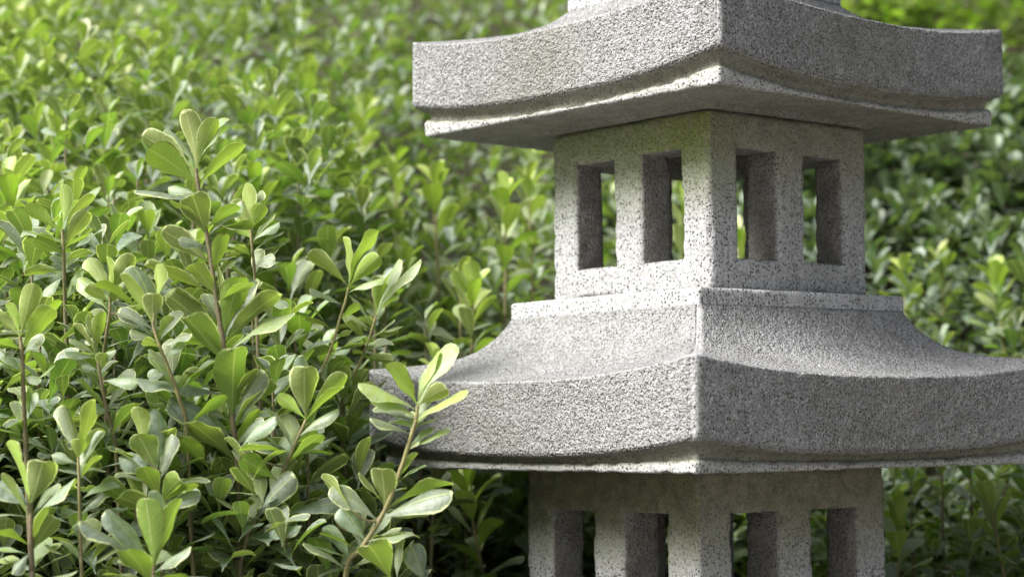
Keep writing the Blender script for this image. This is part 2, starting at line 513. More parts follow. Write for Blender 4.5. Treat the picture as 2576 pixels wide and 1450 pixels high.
def make_chamber(cx, cy, yaw, h, zb, zt, wz0, wz1, t, seed, moss_side=1.0, step=0.0045):
    """hollow square block with two window slots through each of its four walls"""
    w = [0.17, 0.415, 0.595, 0.845]                 # fractions of a side measured from a corner
    def brk():
        b = {-h, h, -h + t, h - t}
        for f in w: b.add(-h + 2 * h * f); b.add(h - 2 * h * f)
        return sorted(b)
    # each side has its windows measured from the near corner; use the mean so all four agree
    fr = [0.17, 0.415, 0.59, 0.842]
    xs = sorted({-h, h, -h + t, h - t} | {-h + 2 * h * f for f in fr})
    def refine(b):
        o = []
        for i in range(len(b) - 1):
            k = max(1, int(round((b[i + 1] - b[i]) / step)))
            o += [b[i] + (b[i + 1] - b[i]) * j / k for j in range(k)]
        return np.array(o + [b[-1]])
    X = refine(xs)
    Z = refine([zb, wz0, wz1, zt])
    xc = (X[1:] + X[:-1]) / 2
    zc = (Z[1:] + Z[:-1]) / 2
    def inwin(c):
        f = (c + h) / (2 * h)
        return ((f > fr[0]) & (f < fr[1])) | ((f > fr[2]) & (f < fr[3]))
    wall = np.abs(xc) > h - t
    nx, nz = len(xc), len(zc)
    solid = np.zeros((nx, nx, nz), bool)
    WI = inwin(xc)
    WJ = inwin(-xc)
    zwin = (zc > wz0) & (zc < wz1)
    for i in range(nx):
        for j in range(nx):
            wi, wj = wall[i], wall[j]
            if not (wi or wj): continue
            s = np.ones(nz, bool)
            if wj and WI[i]: s &= ~zwin
            if wi and WI[j]: s &= ~zwin
            if wj and not wi:
                # front (y<0) wall is measured from the near-left; rear is its mirror
                pass
            if wi and not wj:
                # right wall: measured from the near corner as well
                if WI[j]: s &= ~zwin
            solid[i, j] = s
    vid = {}; V = []; F = []
    def gv(i, j, k):
        q = (i, j, k)
        if q not in vid:
            vid[q] = len(V); V.append((X[i], X[j], Z[k]))
        return vid[q]
    D = [(1, 0, 0), (-1, 0, 0), (0, 1, 0), (0, -1, 0), (0, 0, 1), (0, 0, -1)]
    C = {(1, 0, 0): [(1, 0, 0), (1, 1, 0), (1, 1, 1), (1, 0, 1)], (-1, 0, 0): [(0, 0, 0), (0, 0, 1), (0, 1, 1), (0, 1, 0)],
         (0, 1, 0): [(0, 1, 0), (0, 1, 1), (1, 1, 1), (1, 1, 0)], (0, -1, 0): [(0, 0, 0), (1, 0, 0), (1, 0, 1), (0, 0, 1)],
         (0, 0, 1): [(0, 0, 1), (1, 0, 1), (1, 1, 1), (0, 1, 1)], (0, 0, -1): [(0, 0, 0), (0, 1, 0), (1, 1, 0), (1, 0, 0)]}
    P = np.pad(solid, 1)
    for d in D:
        nb = P[1 + d[0]:1 + d[0] + nx, 1 + d[1]:1 + d[1] + nx, 1 + d[2]:1 + d[2] + nz]
        for i, j, k in np.argwhere(solid & ~nb):
            F.append([gv(i + a, j + b, k + c) for a, b, c in C[d]])
    V = np.array(V); F = np.array(F)
    # soften the edges: one smoothing step restricted to a small radius
    N = vnormals(V, F)
    nf = np.zeros(len(V)); 
    fn = np.cross(V[F[:, 1]] - V[F[:, 0]], V[F[:, 3]] - V[F[:, 0]])
    fn /= np.linalg.norm(fn, axis=1, keepdims=True)
    acc = np.zeros_like(V); cnt = np.zeros(len(V))
    for k in range(4):
        np.add.at(acc, F[:, k], fn); np.add.at(cnt, F[:, k], 1)
    sharp = 1 - np.linalg.norm(acc, axis=1) / cnt
    V = V - N * (np.clip(sharp, 0, 0.5) * 0.0045)[:, None]
    V[(sharp > 0.1) & (V[:, 2] > zt - 0.004), 2] -= 0.0016
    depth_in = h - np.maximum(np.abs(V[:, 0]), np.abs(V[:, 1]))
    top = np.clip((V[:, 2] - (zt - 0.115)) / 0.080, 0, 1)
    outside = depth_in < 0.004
    # damp algae grow on the upper wall beside the near corner and along the left wall
    left = np.abs(V[:, 0] + h) < 0.004
    d_near = np.hypot(V[:, 0] + h, V[:, 1] + h) / (2 * h)
    al = np.where(outside, top * np.where(left, 0.65 + 0.35 * np.exp(-(d_near / 0.5) ** 2), 0.35 + 0.4 * np.exp(-(d_near / 0.2) ** 2)), 0.0)
    if moss_side > 1: al = np.where(outside, top * np.where(left, 0.8, 0.55), al)
    al = np.clip(al, 0, 1)
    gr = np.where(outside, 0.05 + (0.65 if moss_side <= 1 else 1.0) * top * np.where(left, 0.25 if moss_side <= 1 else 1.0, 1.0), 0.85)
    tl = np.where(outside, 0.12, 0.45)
    A = np.column_stack([tl, al, gr])
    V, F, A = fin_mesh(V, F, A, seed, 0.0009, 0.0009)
    # inner and jamb faces were roughed out by hand: let them wander
    ins = depth_in > 0.012
    wob = np.array([fbm((p[0] * 0.3, p[1] * 0.3, p[2]), 45.0, 2) for p in V])
    c = np.sign(V[:, :2])
    V[ins, 0] += wob[ins] * 0.0030
    V[ins, 1] += wob[ins] * 0.0030
    ca, sa = math.cos(yaw), math.sin(yaw)
    V = V @ np.array([[ca, sa, 0], [-sa, ca, 0], [0, 0, 1]])
    V += np.array([cx - PCX, cy - PCY, 0])
    return V, F, A

Q = -math.pi / 4        # local box turned so one corner looks at the camera
GZ = -0.80
def pagoda():
    root = empty("stone_pagoda", (PCX, PCY, GZ))
    tag(root, "tall grey granite pagoda lantern of stacked upswept roofs and slotted window blocks, at the right", "stone lantern")
    def up(VFA):
        V, F, A = VFA
        V = V.copy(); V[:, 2] -= GZ
        return V, F, A
    YQ = math.pi / 4
    # upper roof (cut by the top of the picture)
    build_stone("roof", up(make_roof(0.2207, 2.1996, -0.0580 + YQ, 0.3250, 0.2257, 0.0195, 0.2362, 0.3590, 0.4345, 0.1100, 0.4655, 0.4840, 0.0170, 0.124, 1)), root, "upper granite roof, its top cut by the picture edge")
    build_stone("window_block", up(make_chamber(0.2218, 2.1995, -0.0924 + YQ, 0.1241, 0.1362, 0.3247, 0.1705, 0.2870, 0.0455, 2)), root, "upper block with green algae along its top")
    build_stone("roof", up(make_roof(0.2160, 2.2000, -0.1265 + YQ, -0.0490, 0.2586, 0.0140, 0.2723, -0.0170, 0.0635, 0.1559, 0.1175, 0.1360, 0.0172, 0.1405, 3, bsag=0.34)), root, "lower wider granite roof with full sloping top")
    build_stone("window_block", up(make_chamber(0.2110, 2.2006, -0.1259 + YQ, 0.1405, -0.2550, -0.0492, -0.2160, -0.0945, 0.0520, 4, moss_side=2.0)), root, "lower block with brown-green stains, cut by the bottom of the picture")
    # what carries them and tops them, outside the frame
    build_stone("roof", up(make_roof(0.2140, 2.2000, -0.11 + YQ, -0.4450, 0.300, 0.017, 0.315, -0.412, -0.328, 0.180, -0.274, -0.2552, 0.018, 0.16, 5, 70)), root)
    build_stone("window_block", up(make_chamber(0.2140, 2.2000, -0.11 + YQ, 0.160, -0.650, -0.4452, -0.610, -0.492, 0.05, 6, step=0.009)), root)
    bm = bmesh.new()
    for (hh, z0, z1) in ((0.21, -0.72, -0.6502), (0.27, GZ - 0.05, -0.7202)):
        r = bmesh.ops.create_cube(bm, size=1.0)
        for v in r['verts']:
            v.co.x *= 2 * hh; v.co.y *= 2 * hh; v.co.z = (z0 + z1) / 2 + v.co.z * (z1 - z0)
    bmesh.ops.bevel(bm, geom=bm.edges[:], offset=0.008, segments=3, affect='EDGES', profile=0.5)
    bmesh.ops.rotate(bm, verts=bm.verts, matrix=Matrix.Rotation(-0.1 + YQ, 3, 'Z'))
    for v in bm.verts: v.co.z -= GZ
    me = bpy.data.meshes.new("plinth"); bm.to_mesh(me); bm.free(); me.materials.append(M_ST)
    link("plinth", me, root)
    build_stone("window_block", up(make_chamber(0.2200, 2.2000, -0.06 + YQ, 0.088, 0.4842, 0.650, 0.515, 0.618, 0.030, 7, step=0.007)), root)
    build_stone("roof", up(make_roof(0.2200, 2.2000, -0.06 + YQ, 0.6502, 0.165, 0.016, 0.174, 0.675, 0.735, 0.05, 0.785, 0.797, 0.014, 0.09, 8, 50)), root)
    # finial: a lathed stone jewel
    prof = [(0.0, 0.797), (0.045, 0.797), (0.047, 0.812), (0.03, 0.822), (0.026, 0.832), (0.042, 0.85), (0.050, 0.872), (0.046, 0.895), (0.030, 0.918), (0.012, 0.937), (0.0, 0.946)]
    ns = 28; V = []; F = []
    for (r, z) in prof:
        for k in range(ns):
            a = 2 * math.pi * k / ns
            V.append((max(r, 1e-4) * math.cos(a), max(r, 1e-4) * math.sin(a), z - GZ))
    for i in range(len(prof) - 1):
        for k in range(ns):
            F.append([i * ns + k, i * ns + (k + 1) % ns, (i + 1) * ns + (k + 1) % ns, (i + 1) * ns + k])
    V = np.array(V)
    build_stone("finial", (V, np.array(F), np.tile([0.6, 0.1, 0.2], (len(V), 1))), root)
pagoda()

# ------------------------------------------------------------------ leaves
def leaves_mesh(P, nr=9, nc=5):
    """P: dict of arrays base(n,3) d(n,3) n(n,3) L W th0 k fold wave tone chance -> V,F,uv,attrs"""
    n = len(P['L'])
    t = np.linspace(0, 1, nr)
    v = (1 - np.cos(np.pi * t ** 0.95)) / 2
    u = np.linspace(-1, 1, nc)
    s = np.clip((v - 0.10) / 0.90, 0, 1)
    pa = P['shape'][:, None]                       # position of the widest part
    a = 1.15 * pa / 0.7; b = 0.46
    sm = a / (a + b)
    hw = (s[None] ** a) * ((1 - s[None]) ** b) / ((sm ** a) * ((1 - sm) ** b))
    hw = np.maximum(hw, np.where(v < 0.3, 0.075, 0.0)[None])
    hw[:, -1] = 0.02
    hw = hw * P['W'][:, None] / 2
    th = P['th0'][:, None] + P['k'][:, None] * v[None]
    dv = np.diff(v)
    thm = (th[:, 1:] + th[:, :-1]) / 2
    ax = np.concatenate([np.zeros((n, 1)), np.cumsum(np.cos(thm) * dv, 1)], 1) * P['L'][:, None]
    an = np.concatenate([np.zeros((n, 1)), np.cumsum(np.sin(thm) * dv, 1)], 1) * P['L'][:, None]
    d = P['d']; nn = P['n']
    side = np.cross(d, nn)
    cen = P['base'][:, None] + d[:, None] * ax[..., None] + nn[:, None] * an[..., None]
    nv = -d[:, None] * np.sin(th)[..., None] + nn[:, None] * np.cos(th)[..., None]
    tw = P['twist'][:, None] * v[None]
    sd = side[:, None] * np.cos(tw)[..., None] + nv * np.sin(tw)[..., None]
    nv = nv * np.cos(tw)[..., None] - side[:, None] * np.sin(tw)[..., None]
    au = np.abs(u)
    off = hw[:, :, None] * (P['fold'][:, None, None] * au[None, None] ** 2
          + P['wave'][:, None, None] * np.sin(v[None, :, None] * 11 + P['chance'][:, None, None] * 40 + (u[None, None] > 0) * 1.9) * au[None, None] ** 2)
    wid = hw[:, :, None] * u[None, None] * (1 - 0.22 * np.abs(P['fold'][:, None, None]) * au[None, None])
    V = cen[:, :, None] + sd[:, :, None] * wid[..., None] + nv[:, :, None] * off[..., None]
    V = V.reshape(-1, 3)
    uv = np.empty((n, nr, nc, 2)); uv[..., 0] = u[None, None]; uv[..., 1] = v[None, :, None]
    i = (np.arange(nr - 1)[:, None] * nc + np.arange(nc - 1)[None]).ravel()
    f = np.stack([i, i + 1, i + nc + 1, i + nc], 1)
    F = (np.arange(n)[:, None, None] * (nr * nc) + f[None]).reshape(-1, 4)

    rep = lambda q: np.repeat(q, nr * nc)
    return V, F, uv.reshape(-1, 2), {"tone": rep(P['tone']), "chance": rep(P['chance'])}

def unit(a):
    a = np.asarray(a, float)
    return a / (np.linalg.norm(a, axis=-1, keepdims=True) + 1e-12)

class Bag:
    KEYS = ('base', 'd', 'n', 'L', 'W', 'th0', 'k', 'fold', 'wave', 'tone', 'chance', 'twist', 'shape')
    def __init__(s): s.r = []
    def add(s, base, d, n, L, W, th0=0.0, k=-0.4, fold=0.25, wave=0.1, tone=0.5, chance=None, twist=0.0, shape=0.7):
        d = unit(d); n = np.asarray(n, float); n = unit(n - d * np.dot(n, d))
        s.r.append((np.asarray(base, float), d, n, L, W, th0, k, fold, wave, tone, rng.random() if chance is None else chance, twist, shape))
    def arrays(s):
        return {k: np.array([r[i] for r in s.r], float) for i, k in enumerate(s.KEYS)}

def tube(pts, rad, sides=7):
    """tapered tube through points"""
    pts = np.array(pts, float); m = len(pts)
    # resample with a Catmull-Rom curve
    out, rr = [], []
    for i in range(m - 1):
        p0, p1, p2, p3 = pts[max(i - 1, 0)], pts[i], pts[i + 1], pts[min(i + 2, m - 1)]
        for q in range(5):
            t = q / 5
            out.append(0.5 * ((2 * p1) + (-p0 + p2) * t + (2 * p0 - 5 * p1 + 4 * p2 - p3) * t * t + (-p0 + 3 * p1 - 3 * p2 + p3) * t ** 3))
            rr.append(rad[i] + (rad[i + 1] - rad[i]) * t)
    out.append(pts[-1]); rr.append(rad[-1])
    out = np.array(out); rr = np.array(rr)
    rr = rr * (1 + 0.10 * np.sin(np.arange(len(rr)) * 2.1))
    T = unit(np.gradient(out, axis=0))
    ref = np.array([0.3, 1.0, 0.1])
    A = unit(np.cross(T, ref)); B = np.cross(T, A)
    al = np.arange(sides) * 2 * np.pi / sides
    V = out[:, None] + (A[:, None] * np.cos(al)[None, :, None] + B[:, None] * np.sin(al)[None, :, None]) * rr[:, None, None]
    k = len(out)
    i0 = (np.arange(k - 1)[:, None] * sides + np.arange(sides)[None]).ravel()
    i1 = (np.arange(k - 1)[:, None] * sides + (np.arange(sides)[None] + 1) % sides).ravel()
    F = np.stack([i0, i1, i1 + sides, i0 + sides], 1)
    return V.reshape(-1, 3), F, np.repeat(np.linspace(1, 0, k)[::-1] if False else np.linspace(0, 1, k), sides)

def cat(parts):
    Vs, Fs, At, o = [], [], [], 0
    for V, F, A in parts:
        Vs.append(V); Fs.append(F + o); At.append(A); o += len(V)
    return np.concatenate(Vs), np.concatenate(Fs), np.concatenate(At)

def finish_shoot(name, label, cat_, group, origin, stems, bag, mat=None, nr=12, nc=7, tone0=0.0, tone1=1.0):
    root = empty(name, origin)
    tag(root, label, cat_, group)
    V, F, A = cat(stems)
    me = mesh_np("stem", V - np.array(origin), F, M_BK, True, {"tone": tone0 + (tone1 - tone0) * A})
    link("stem", me, root)
    V, F, uv, at_ = leaves_mesh(bag.arrays(), nr, nc)
    me = mesh_np("foliage", V - np.array(origin), F, mat or M_LF, True, at_, uv)
    link("foliage", me, root)
    return root

# ---- shoots drawn from the photograph: stem polyline and leaves (base, tip, apparent width; picture units at a real depth)
VIEW = np.array([0, 1.0, 0.0])
def hero(name, label, y0, stem, leaves, r=(0.0030, 0.0016), group=None, filler=0, root_drop=0.25, tones=(0.0, 0.9)):
    """stem listed from the tip down; leaves: (bx,by,tx,ty,w, side, tone[, ydepth])  side 'u' shows its underside, 'g' its glossy face"""
    pts = [np.array(at(px, py, y0 + dy)) for (px, py, dy) in stem][::-1]
    low = pts[0].copy()
    extra = [low + np.array([0.01, 0.03, -root_drop]), low + np.array([0.003, 0.012, -root_drop * 0.45])]
    pts = extra + pts
    rad = list(np.linspace(r[0] * 0.74, r[1] * 0.85, len(pts)))
    stems = [tube(pts, rad, 8)]
    bag = Bag()
    ppm = 1.92 * 2576 / y0
    for lf in leaves:
        bx, by, tx, ty, w, sd, tone = lf[:7]
        dy = lf[7] if len(lf) > 7 else 0.0
        B = np.array(at(bx, by, y0))
        # snap the base to the stem when it is close
        sp = np.array(pts)
        seg = np.concatenate([sp[i] + (sp[i + 1] - sp[i]) * np.linspace(0, 1, 8)[:, None] for i in range(len(sp) - 1)])
        q = seg[np.argmin(np.linalg.norm(seg - B, axis=1))]
        if np.linalg.norm(q - B) < 0.02: B = q
        else:
            B2 = B.copy()
            stems.append(tube([q if q[2] < B[2] else B - np.array([0, -0.01, 0.03]), (q + B) / 2 + np.array([0, 0, -0.004]) if q[2] < B[2] else B - np.array([0, -0.004, 0.015]), B], [0.0011, 0.0010, 0.0008], 6))
        T = np.array(at(tx, ty, y0 + dy + (rng.random() - 0.5) * 0.014))
        d = T - B; L = np.linalg.norm(d) * 1.04
        wa = w / ppm
        wr = max(wa, 0.40 * L * 0.92) if wa < 0.34 * L else wa
        wr = min(wr * 1.08, 0.66 * L)
        tilt = math.acos(min(1.0, wa / wr))
        dd = unit(d)
        nb = VIEW - dd * np.dot(VIEW, dd)
        nb = unit(nb) * (1 if sd == 'u' else -1)      # glossy face away from / toward the viewer
        s2 = np.cross(dd, nb)
        if s2[2] > 0: s2 = -s2 if sd == 'u' else s2
        else: s2 = s2 if sd == 'u' else -s2
        # tip the glossy face upward to the sky
        upv = np.array([0, 0, 1.0]); sgn = 1 if np.dot(s2, upv) >= 0 else -1
        n = nb * math.cos(tilt) + s2 * sgn * math.sin(tilt)
        n = n + upv * 0.18
        k = -(0.15 + 0.5 * rng.random()) if sd == 'u' else (-0.25 - 0.45 * rng.random())
        bag.add(B, d, n, L, wr * 1.04, th0=-k * 0.45, k=k, fold=0.12 + 0.35 * rng.random() if sd == 'u' else -0.1 - 0.45 * rng.random(),
                wave=0.06 + 0.20 * rng.random(), tone=tone, twist=(rng.random() - 0.5) * 0.9, shape=0.66 + 0.1 * rng.random())
    # extra real leaves on the far side of the stem
    sp = np.array(pts[2:])
    for i in range(int(filler * 2.6)):
        f = rng.random() ** 1.3 * 0.85
        idx = f * (len(sp) - 1); a = int(min(idx, len(sp) - 2)); q = sp[a] + (sp[a + 1] - sp[a]) * (idx - a)
        az = (rng.random() * 1.5 - 0.25) * math.pi
        el = R(15 + 50 * rng.random())
        d = np.array([math.cos(az) * math.cos(el), math.sin(az) * math.cos(el), math.sin(el)])
        n = np.array([-d[0] * 0.6, -d[1] * 0.6, 1.0])
        L = 0.036 + 0.016 * rng.random()
        bag.add(q, d, n, L, L * 0.4, k=-0.5 * rng.random() - 0.1, fold=0.2 - 0.4 * rng.random(), tone=0.25 + 0.4 * rng.random(), twist=rng.random() - 0.5)
    return finish_shoot(name, label, "shrub shoot", group, tuple(pts[0]), stems, bag, tone0=tones[0], tone1=tones[1])

hero("shrub_shoot", "tallest sharp shoot with broad spoon-shaped leaves rising highest at the left of the picture", 1.86,
     [(493, 425, 0), (500, 480, 0), (515, 560, 0), (530, 650, 0), (545, 760, 0.003), (562, 870, 0.005), (585, 1050, 0.01), (597, 1180, 0.01), (600, 1320, 0.015), (600, 1450, 0.02)],
     [(490, 415, 468, 279, 56, 'u', .95), (500, 420, 540, 300, 52, 'u', .85), (482, 432, 362, 342, 66, 'u', .75, .012), (482, 465, 378, 376, 80, 'u', .6, -.012),
      (508, 465, 612, 366, 46, 'u', .75, -.01), (505, 425, 563, 297, 24, 'g', .4, .03), (478, 425, 430, 325, 24, 'g', .4, .03), (470, 525, 345, 476, 17, 'g', .2), (495, 495, 425, 470, 34, 'g', .4, .01),
      (520, 600, 484, 491, 82, 'u', .45, -.015), (520, 595, 605, 505, 22, 'g', .4, -.01), (525, 560, 612, 572, 30, 'g', .6, -.01), (512, 668, 412, 580, 60, 'u', .65, -.006),
      (518, 628, 452, 604, 28, 'g', .15, -.02), (540, 655, 590, 560, 42, 'u', .6, .01), (540, 700, 565, 590, 40, 'u', .75, -.01), (530, 740, 482, 665, 60, 'u', .7, -.01), (545, 745, 370, 668, 34, 'u', .8, -.012),
      (570, 800, 545, 660, 34, 'u', .6, .01), (575, 850, 605, 697, 66, 'u', .5, -.01), (560, 880, 425, 742, 78, 'u', .75, .0), (550, 935, 470, 800, 88, 'u', .45, -.02), (590, 860, 700, 737, 56, 'u', .6, -.005),
      (590, 900, 735, 785, 36, 'g', .5, -.01), (600, 860, 640, 700, 48, 'g', .2, .02), (590, 1062, 590, 878, 98, 'u', .35, -.022), (592, 1070, 660, 935, 52, 'g', .25, -.01), (600, 1010, 690, 965, 44, 'u', .5, .01),
      (586, 1108, 430, 1006, 58, 'g', .15, -.008), (592, 1160, 478, 1062, 80, 'u', .6, -.02), (524, 1174, 455, 1104, 66, 'u', .65, -.02), (530, 1000, 355, 950, 44, 'g', .2, -.02),
      (598, 1150, 720, 1120, 50, 'u', .4, .0), (598, 1120, 660, 1060, 40, 'g', .2, -.02), (602, 1365, 605, 1276, 50, 'u', .6, -.03), (598, 1240, 520, 1215, 40, 'g', .2, -.02), (600, 1260, 660, 1180, 44, 'u', .5, .0),
      (600, 1420, 520, 1370, 36, 'g', .1, -.02), (600, 1380, 690, 1330, 44, 'g', .15, -.01), (595, 1210, 530, 1260, 40, 'u', .5, 0)],
     r=(0.0046, 0.0022), filler=14, tones=(-0.1, 0.35))
hero("shrub_shoot", "slanting sharp shoot with leaves spread before the lower roof's left corner", 1.80,
     [(1051, 1020, 0), (1045, 1060, 0), (1033, 1100, 0), (1007, 1183, 0), (967, 1285, 0.01), (913, 1374, 0.02), (870, 1445, 0.03)],
     [(1051, 1014, 982, 915, 58, 'u', 1., -.01), (1055, 1018, 1122, 975, 46, 'u', .95, -.015), (1060, 1000, 1098, 885, 36, 'g', .75, .01), (1066, 1000, 1140, 866, 38, 'g', .6, .015), (1055, 1010, 1068, 930, 24, 'g', .4, .02),
      (1048, 1030, 907, 963, 26, 'g', .75, -.01), (1042, 1049, 936, 998, 36, 'g', .6, .0), (1033, 1092, 934, 1050, 23, 'g', .45, -.01), (1052, 1063, 1172, 983, 24, 'g', .85, -.01),
      (1030, 1092, 1045, 1050, 24, 'g', .6, .01), (1028, 1135, 1053, 1110, 14, 'g', .7), (1011, 1214, 1048, 1140, 26, 'u', .95, .0), (960, 1292, 960, 1178, 68, 'u', .65, -.01), (962, 1290, 1135, 1214, 38, 'u', .6, .005),
      (953, 1332, 1132, 1236, 66, 'g', .2, -.01), (940, 1312, 833, 1228, 50, 'g', .3, .01), (912, 1368, 862, 1275, 76, 'g', .2, .02), (905, 1380, 1042, 1343, 26, 'g', .35, -.02),
      (985, 1462, 930, 1372, 84, 'u', .5, -.03), (1000, 1462, 1006, 1340, 38, 'g', .3, -.01), (1070, 1468, 1035, 1372, 60, 'g', .15, -.01), (868, 1430, 766, 1365, 20, 'g', .35, -.01), (880, 1280, 812, 1200, 26, 'u', .8, .03)],
     r=(0.0040, 0.0019), filler=8, tones=(0.25, 0.95))
hero("shrub_shoot", "branching shoot leaning right beside the tallest shoot, ending in one upright mid-green leaf", 1.84,
     [(770, 1055, 0), (740, 1120, 0.0), (713, 1183, 0), (690, 1228, 0.003), (633, 1325, 0.01), (610, 1400, 0.02), (606, 1450, 0.02)],
     [(768, 1048, 766, 925, 74, 'u', .6, -.01), (772, 1050, 868, 945, 46, 'u', .7, .0), (775, 1054, 860, 975, 26, 'u', .75, -.015), (760, 1040, 700, 996, 34, 'u', .75, .01), (772, 1040, 765, 895, 22, 'g', .25, .01),
      (758, 1107, 846, 1028, 42, 'g', .3, -.005), (690, 1208, 608, 1152, 52, 'u', .55, -.01), (606, 1125, 690, 1048, 54, 'g', .2, -.02), (715, 1147, 630, 1108, 28, 'g', .2, .0),
      (650, 1320, 735, 1195, 56, 'g', .15, -.01), (718, 1295, 855, 1263, 38, 'g', .1, .02), (637, 1383, 753, 1321, 38, 'g', .15, -.01), (745, 1110, 800, 1095, 30, 'u', .6, .02), (700, 1220, 745, 1160, 36, 'u', .5, .03)],
     r=(0.0036, 0.0017), filler=10, tones=(-0.1, 0.5))
hero("shrub_shoot", "thin yellow-stemmed shoot with lime tip leaves, standing between the tallest shoot and the pagoda", 2.08,
     [(877, 722, 0), (868, 760, 0), (857, 793, 0), (835, 870, 0), (806, 943, 0.01), (780, 1010, 0.02)],
     [(873, 721, 780, 636, 32, 'u', 1.), (877, 709, 866, 600, 38, 'u', 1., .01), (880, 712, 951, 645, 46, 'u', .95, -.01), (885, 705, 947, 583, 36, 'u', .9, .01), (857, 768, 783, 725, 14, 'g', .4),
      (878, 740, 965, 700, 22, 'g', .6), (860, 800, 905, 770, 22, 'u', .8, .02), (845, 850, 880, 835, 16, 'u', .9), (880, 700, 905, 610, 20, 'g', .5, .03)],
     r=(0.0026, 0.0015), filler=3, tones=(0.5, 1.0))
hero("shrub_shoot", "thin arching shoot just right of the yellow-stemmed one, its long leaf curling right", 2.12,
     [(947, 792, 0), (935, 830, 0), (922, 870, 0), (893, 938, 0.01), (860, 1010, 0.02)],
     [(945, 790, 965, 712, 42, 'u', .85), (950, 785, 1052, 652, 26, 'g', .6, -.01), (948, 780, 1000, 655, 24, 'g', .5, .02), (940, 800, 985, 690, 24, 'u', .8, .03), (935, 830, 865, 790, 26, 'g', .6), (930, 850, 1000, 830, 26, 'g', .5),
      (915, 900, 985, 905, 30, 'u', .6, -.01), (900, 930, 845, 900, 26, 'u', .7, .02)],
     r=(0.0024, 0.0013), filler=3, tones=(0.4, 1.0))
hero("shrub_shoot", "shoot near the left edge with a fan of rounded upright leaves above the bank", 1.95,
     [(156, 578, 0), (160, 626, 0), (162, 706, 0.01), (165, 800, 0.02)],
     [(156, 574, 158, 467, 40, 'u', .75), (148, 586, 66, 518, 40, 'u', .75), (160, 586, 236, 493, 28, 'u', .75, .01), (166, 622, 219, 534, 36, 'u', .65, -.01), (160, 643, 90, 602, 52, 'u', .65, -.01), (168, 650, 254, 578, 12, 'g', .2),
      (152, 610, 60, 580, 24, 'g', .3, .02), (158, 590, 185, 535, 34, 'g', .1, .02), (150, 690, 65, 690, 30, 'u', .8, .01), (162, 700, 110, 745, 30, 'g', .3)],
     r=(0.0034, 0.0018), filler=6, tones=(0.0, 0.5))
hero("shrub_shoot", "shoot at the left edge with bright leaves cut by the frame, below the fan-shaped one", 1.80,
     [(50, 846, 0), (56, 900, 0), (60, 1010, 0.01), (64, 1100, 0.02)],
     [(56, 850, 84, 717, 50, 'u', .9), (54, 878, 127, 774, 60, 'u', .85, -.01), (48, 838, 18, 764, 36, 'u', .85), (46, 850, -15, 790, 46, 'u', .8, .01), (60, 890, 108, 845, 28, 'g', .3), (50, 880, -10, 860, 36, 'u', .6, -.01),
      (56, 930, 8, 900, 34, 'g', .2), (60, 950, 100, 960, 26, 'g', .3, -.01), (66, 940, 150, 760, 34, 'u', .9, .03)],
     r=(0.0038, 0.0020), filler=6, tones=(0.0, 0.5))
hero("shrub_shoot", "short bright shoot left of the tallest one, one long leaf sweeping down right", 1.90,
     [(276, 742, 0), (276, 786, 0), (266, 854, 0.01), (262, 930, 0.02)],
     [(274, 762, 218, 722, 36, 'u', .95), (275, 738, 270, 647, 28, 'u', 1.), (282, 734, 332, 643, 50, 'u', .85, .01), (350, 782, 243, 712, 28, 'u', .95, -.01), (270, 740, 225, 650, 30, 'g', .8, .02), (278, 770, 300, 720, 26, 'u', .9, .0),
      (272, 790, 200, 700, 40, 'g', .6, .02), (270, 830, 320, 800, 24, 'g', .3), (268, 850, 215, 860, 26, 'g', .3)],
     r=(0.0030, 0.0016), filler=5, tones=(0.0, 0.6))
hero("shrub_shoot", "small upright shoot of slim new leaves in front of the short bright shoot", 1.82,
     [(244, 895, 0), (252, 946, 0), (270, 1040, 0.01), (292, 1130, 0.02)],
     [(243, 885, 187, 818, 20, 'u', 1.), (246, 870, 262, 786, 26, 'u', 1.), (240, 860, 228, 792, 20, 'g', .7, .01), (240, 870, 178, 850, 16, 'g', .6), (250, 942, 258, 888, 38, 'u', .85, -.01), (240, 900, 166, 885, 22, 'g', .3),
      (252, 900, 290, 880, 22, 'g', .4), (250, 930, 205, 920, 24, 'g', .3), (260, 960, 345, 960, 30, 'g', .3, -.01), (265, 1000, 300, 960, 26, 'u', .5), (275, 1050, 225, 1020, 30, 'g', .1)],
     r=(0.0034, 0.0016), filler=6, tones=(-0.1, 0.4))
hero("shrub_shoot", "leaning shoot with pale oval leaves close against the left of the tallest shoot", 1.83,
     [(384, 816, 0), (400, 866, 0), (424, 926, 0.005), (450, 1000, 0.01), (470, 1080, 0.02)],
     [(384, 814, 384, 738, 54, 'u', .95, -.01), (380, 830, 300, 780, 40, 'g', .2, -.01), (390, 760, 396, 663, 38, 'u', .9, .01), (370, 790, 308, 690, 46, 'u', .95, .0), (404, 858, 434, 798, 38, 'u', .85, .01), (392, 882, 361, 856, 26, 'u', .8, -.01),
      (400, 850, 338, 668, 30, 'g', .2, .03), (396, 860, 330, 830, 34, 'g', .4), (415, 900, 460, 860, 30, 'g', .3), (430, 940, 372, 945, 30, 'g', .2), (440, 980, 500, 930, 36, 'u', .9, .02), (408, 870, 480, 840, 26, 'g', .3)],
     r=(0.0032, 0.0017), filler=6, tones=(0.3, 0.9))
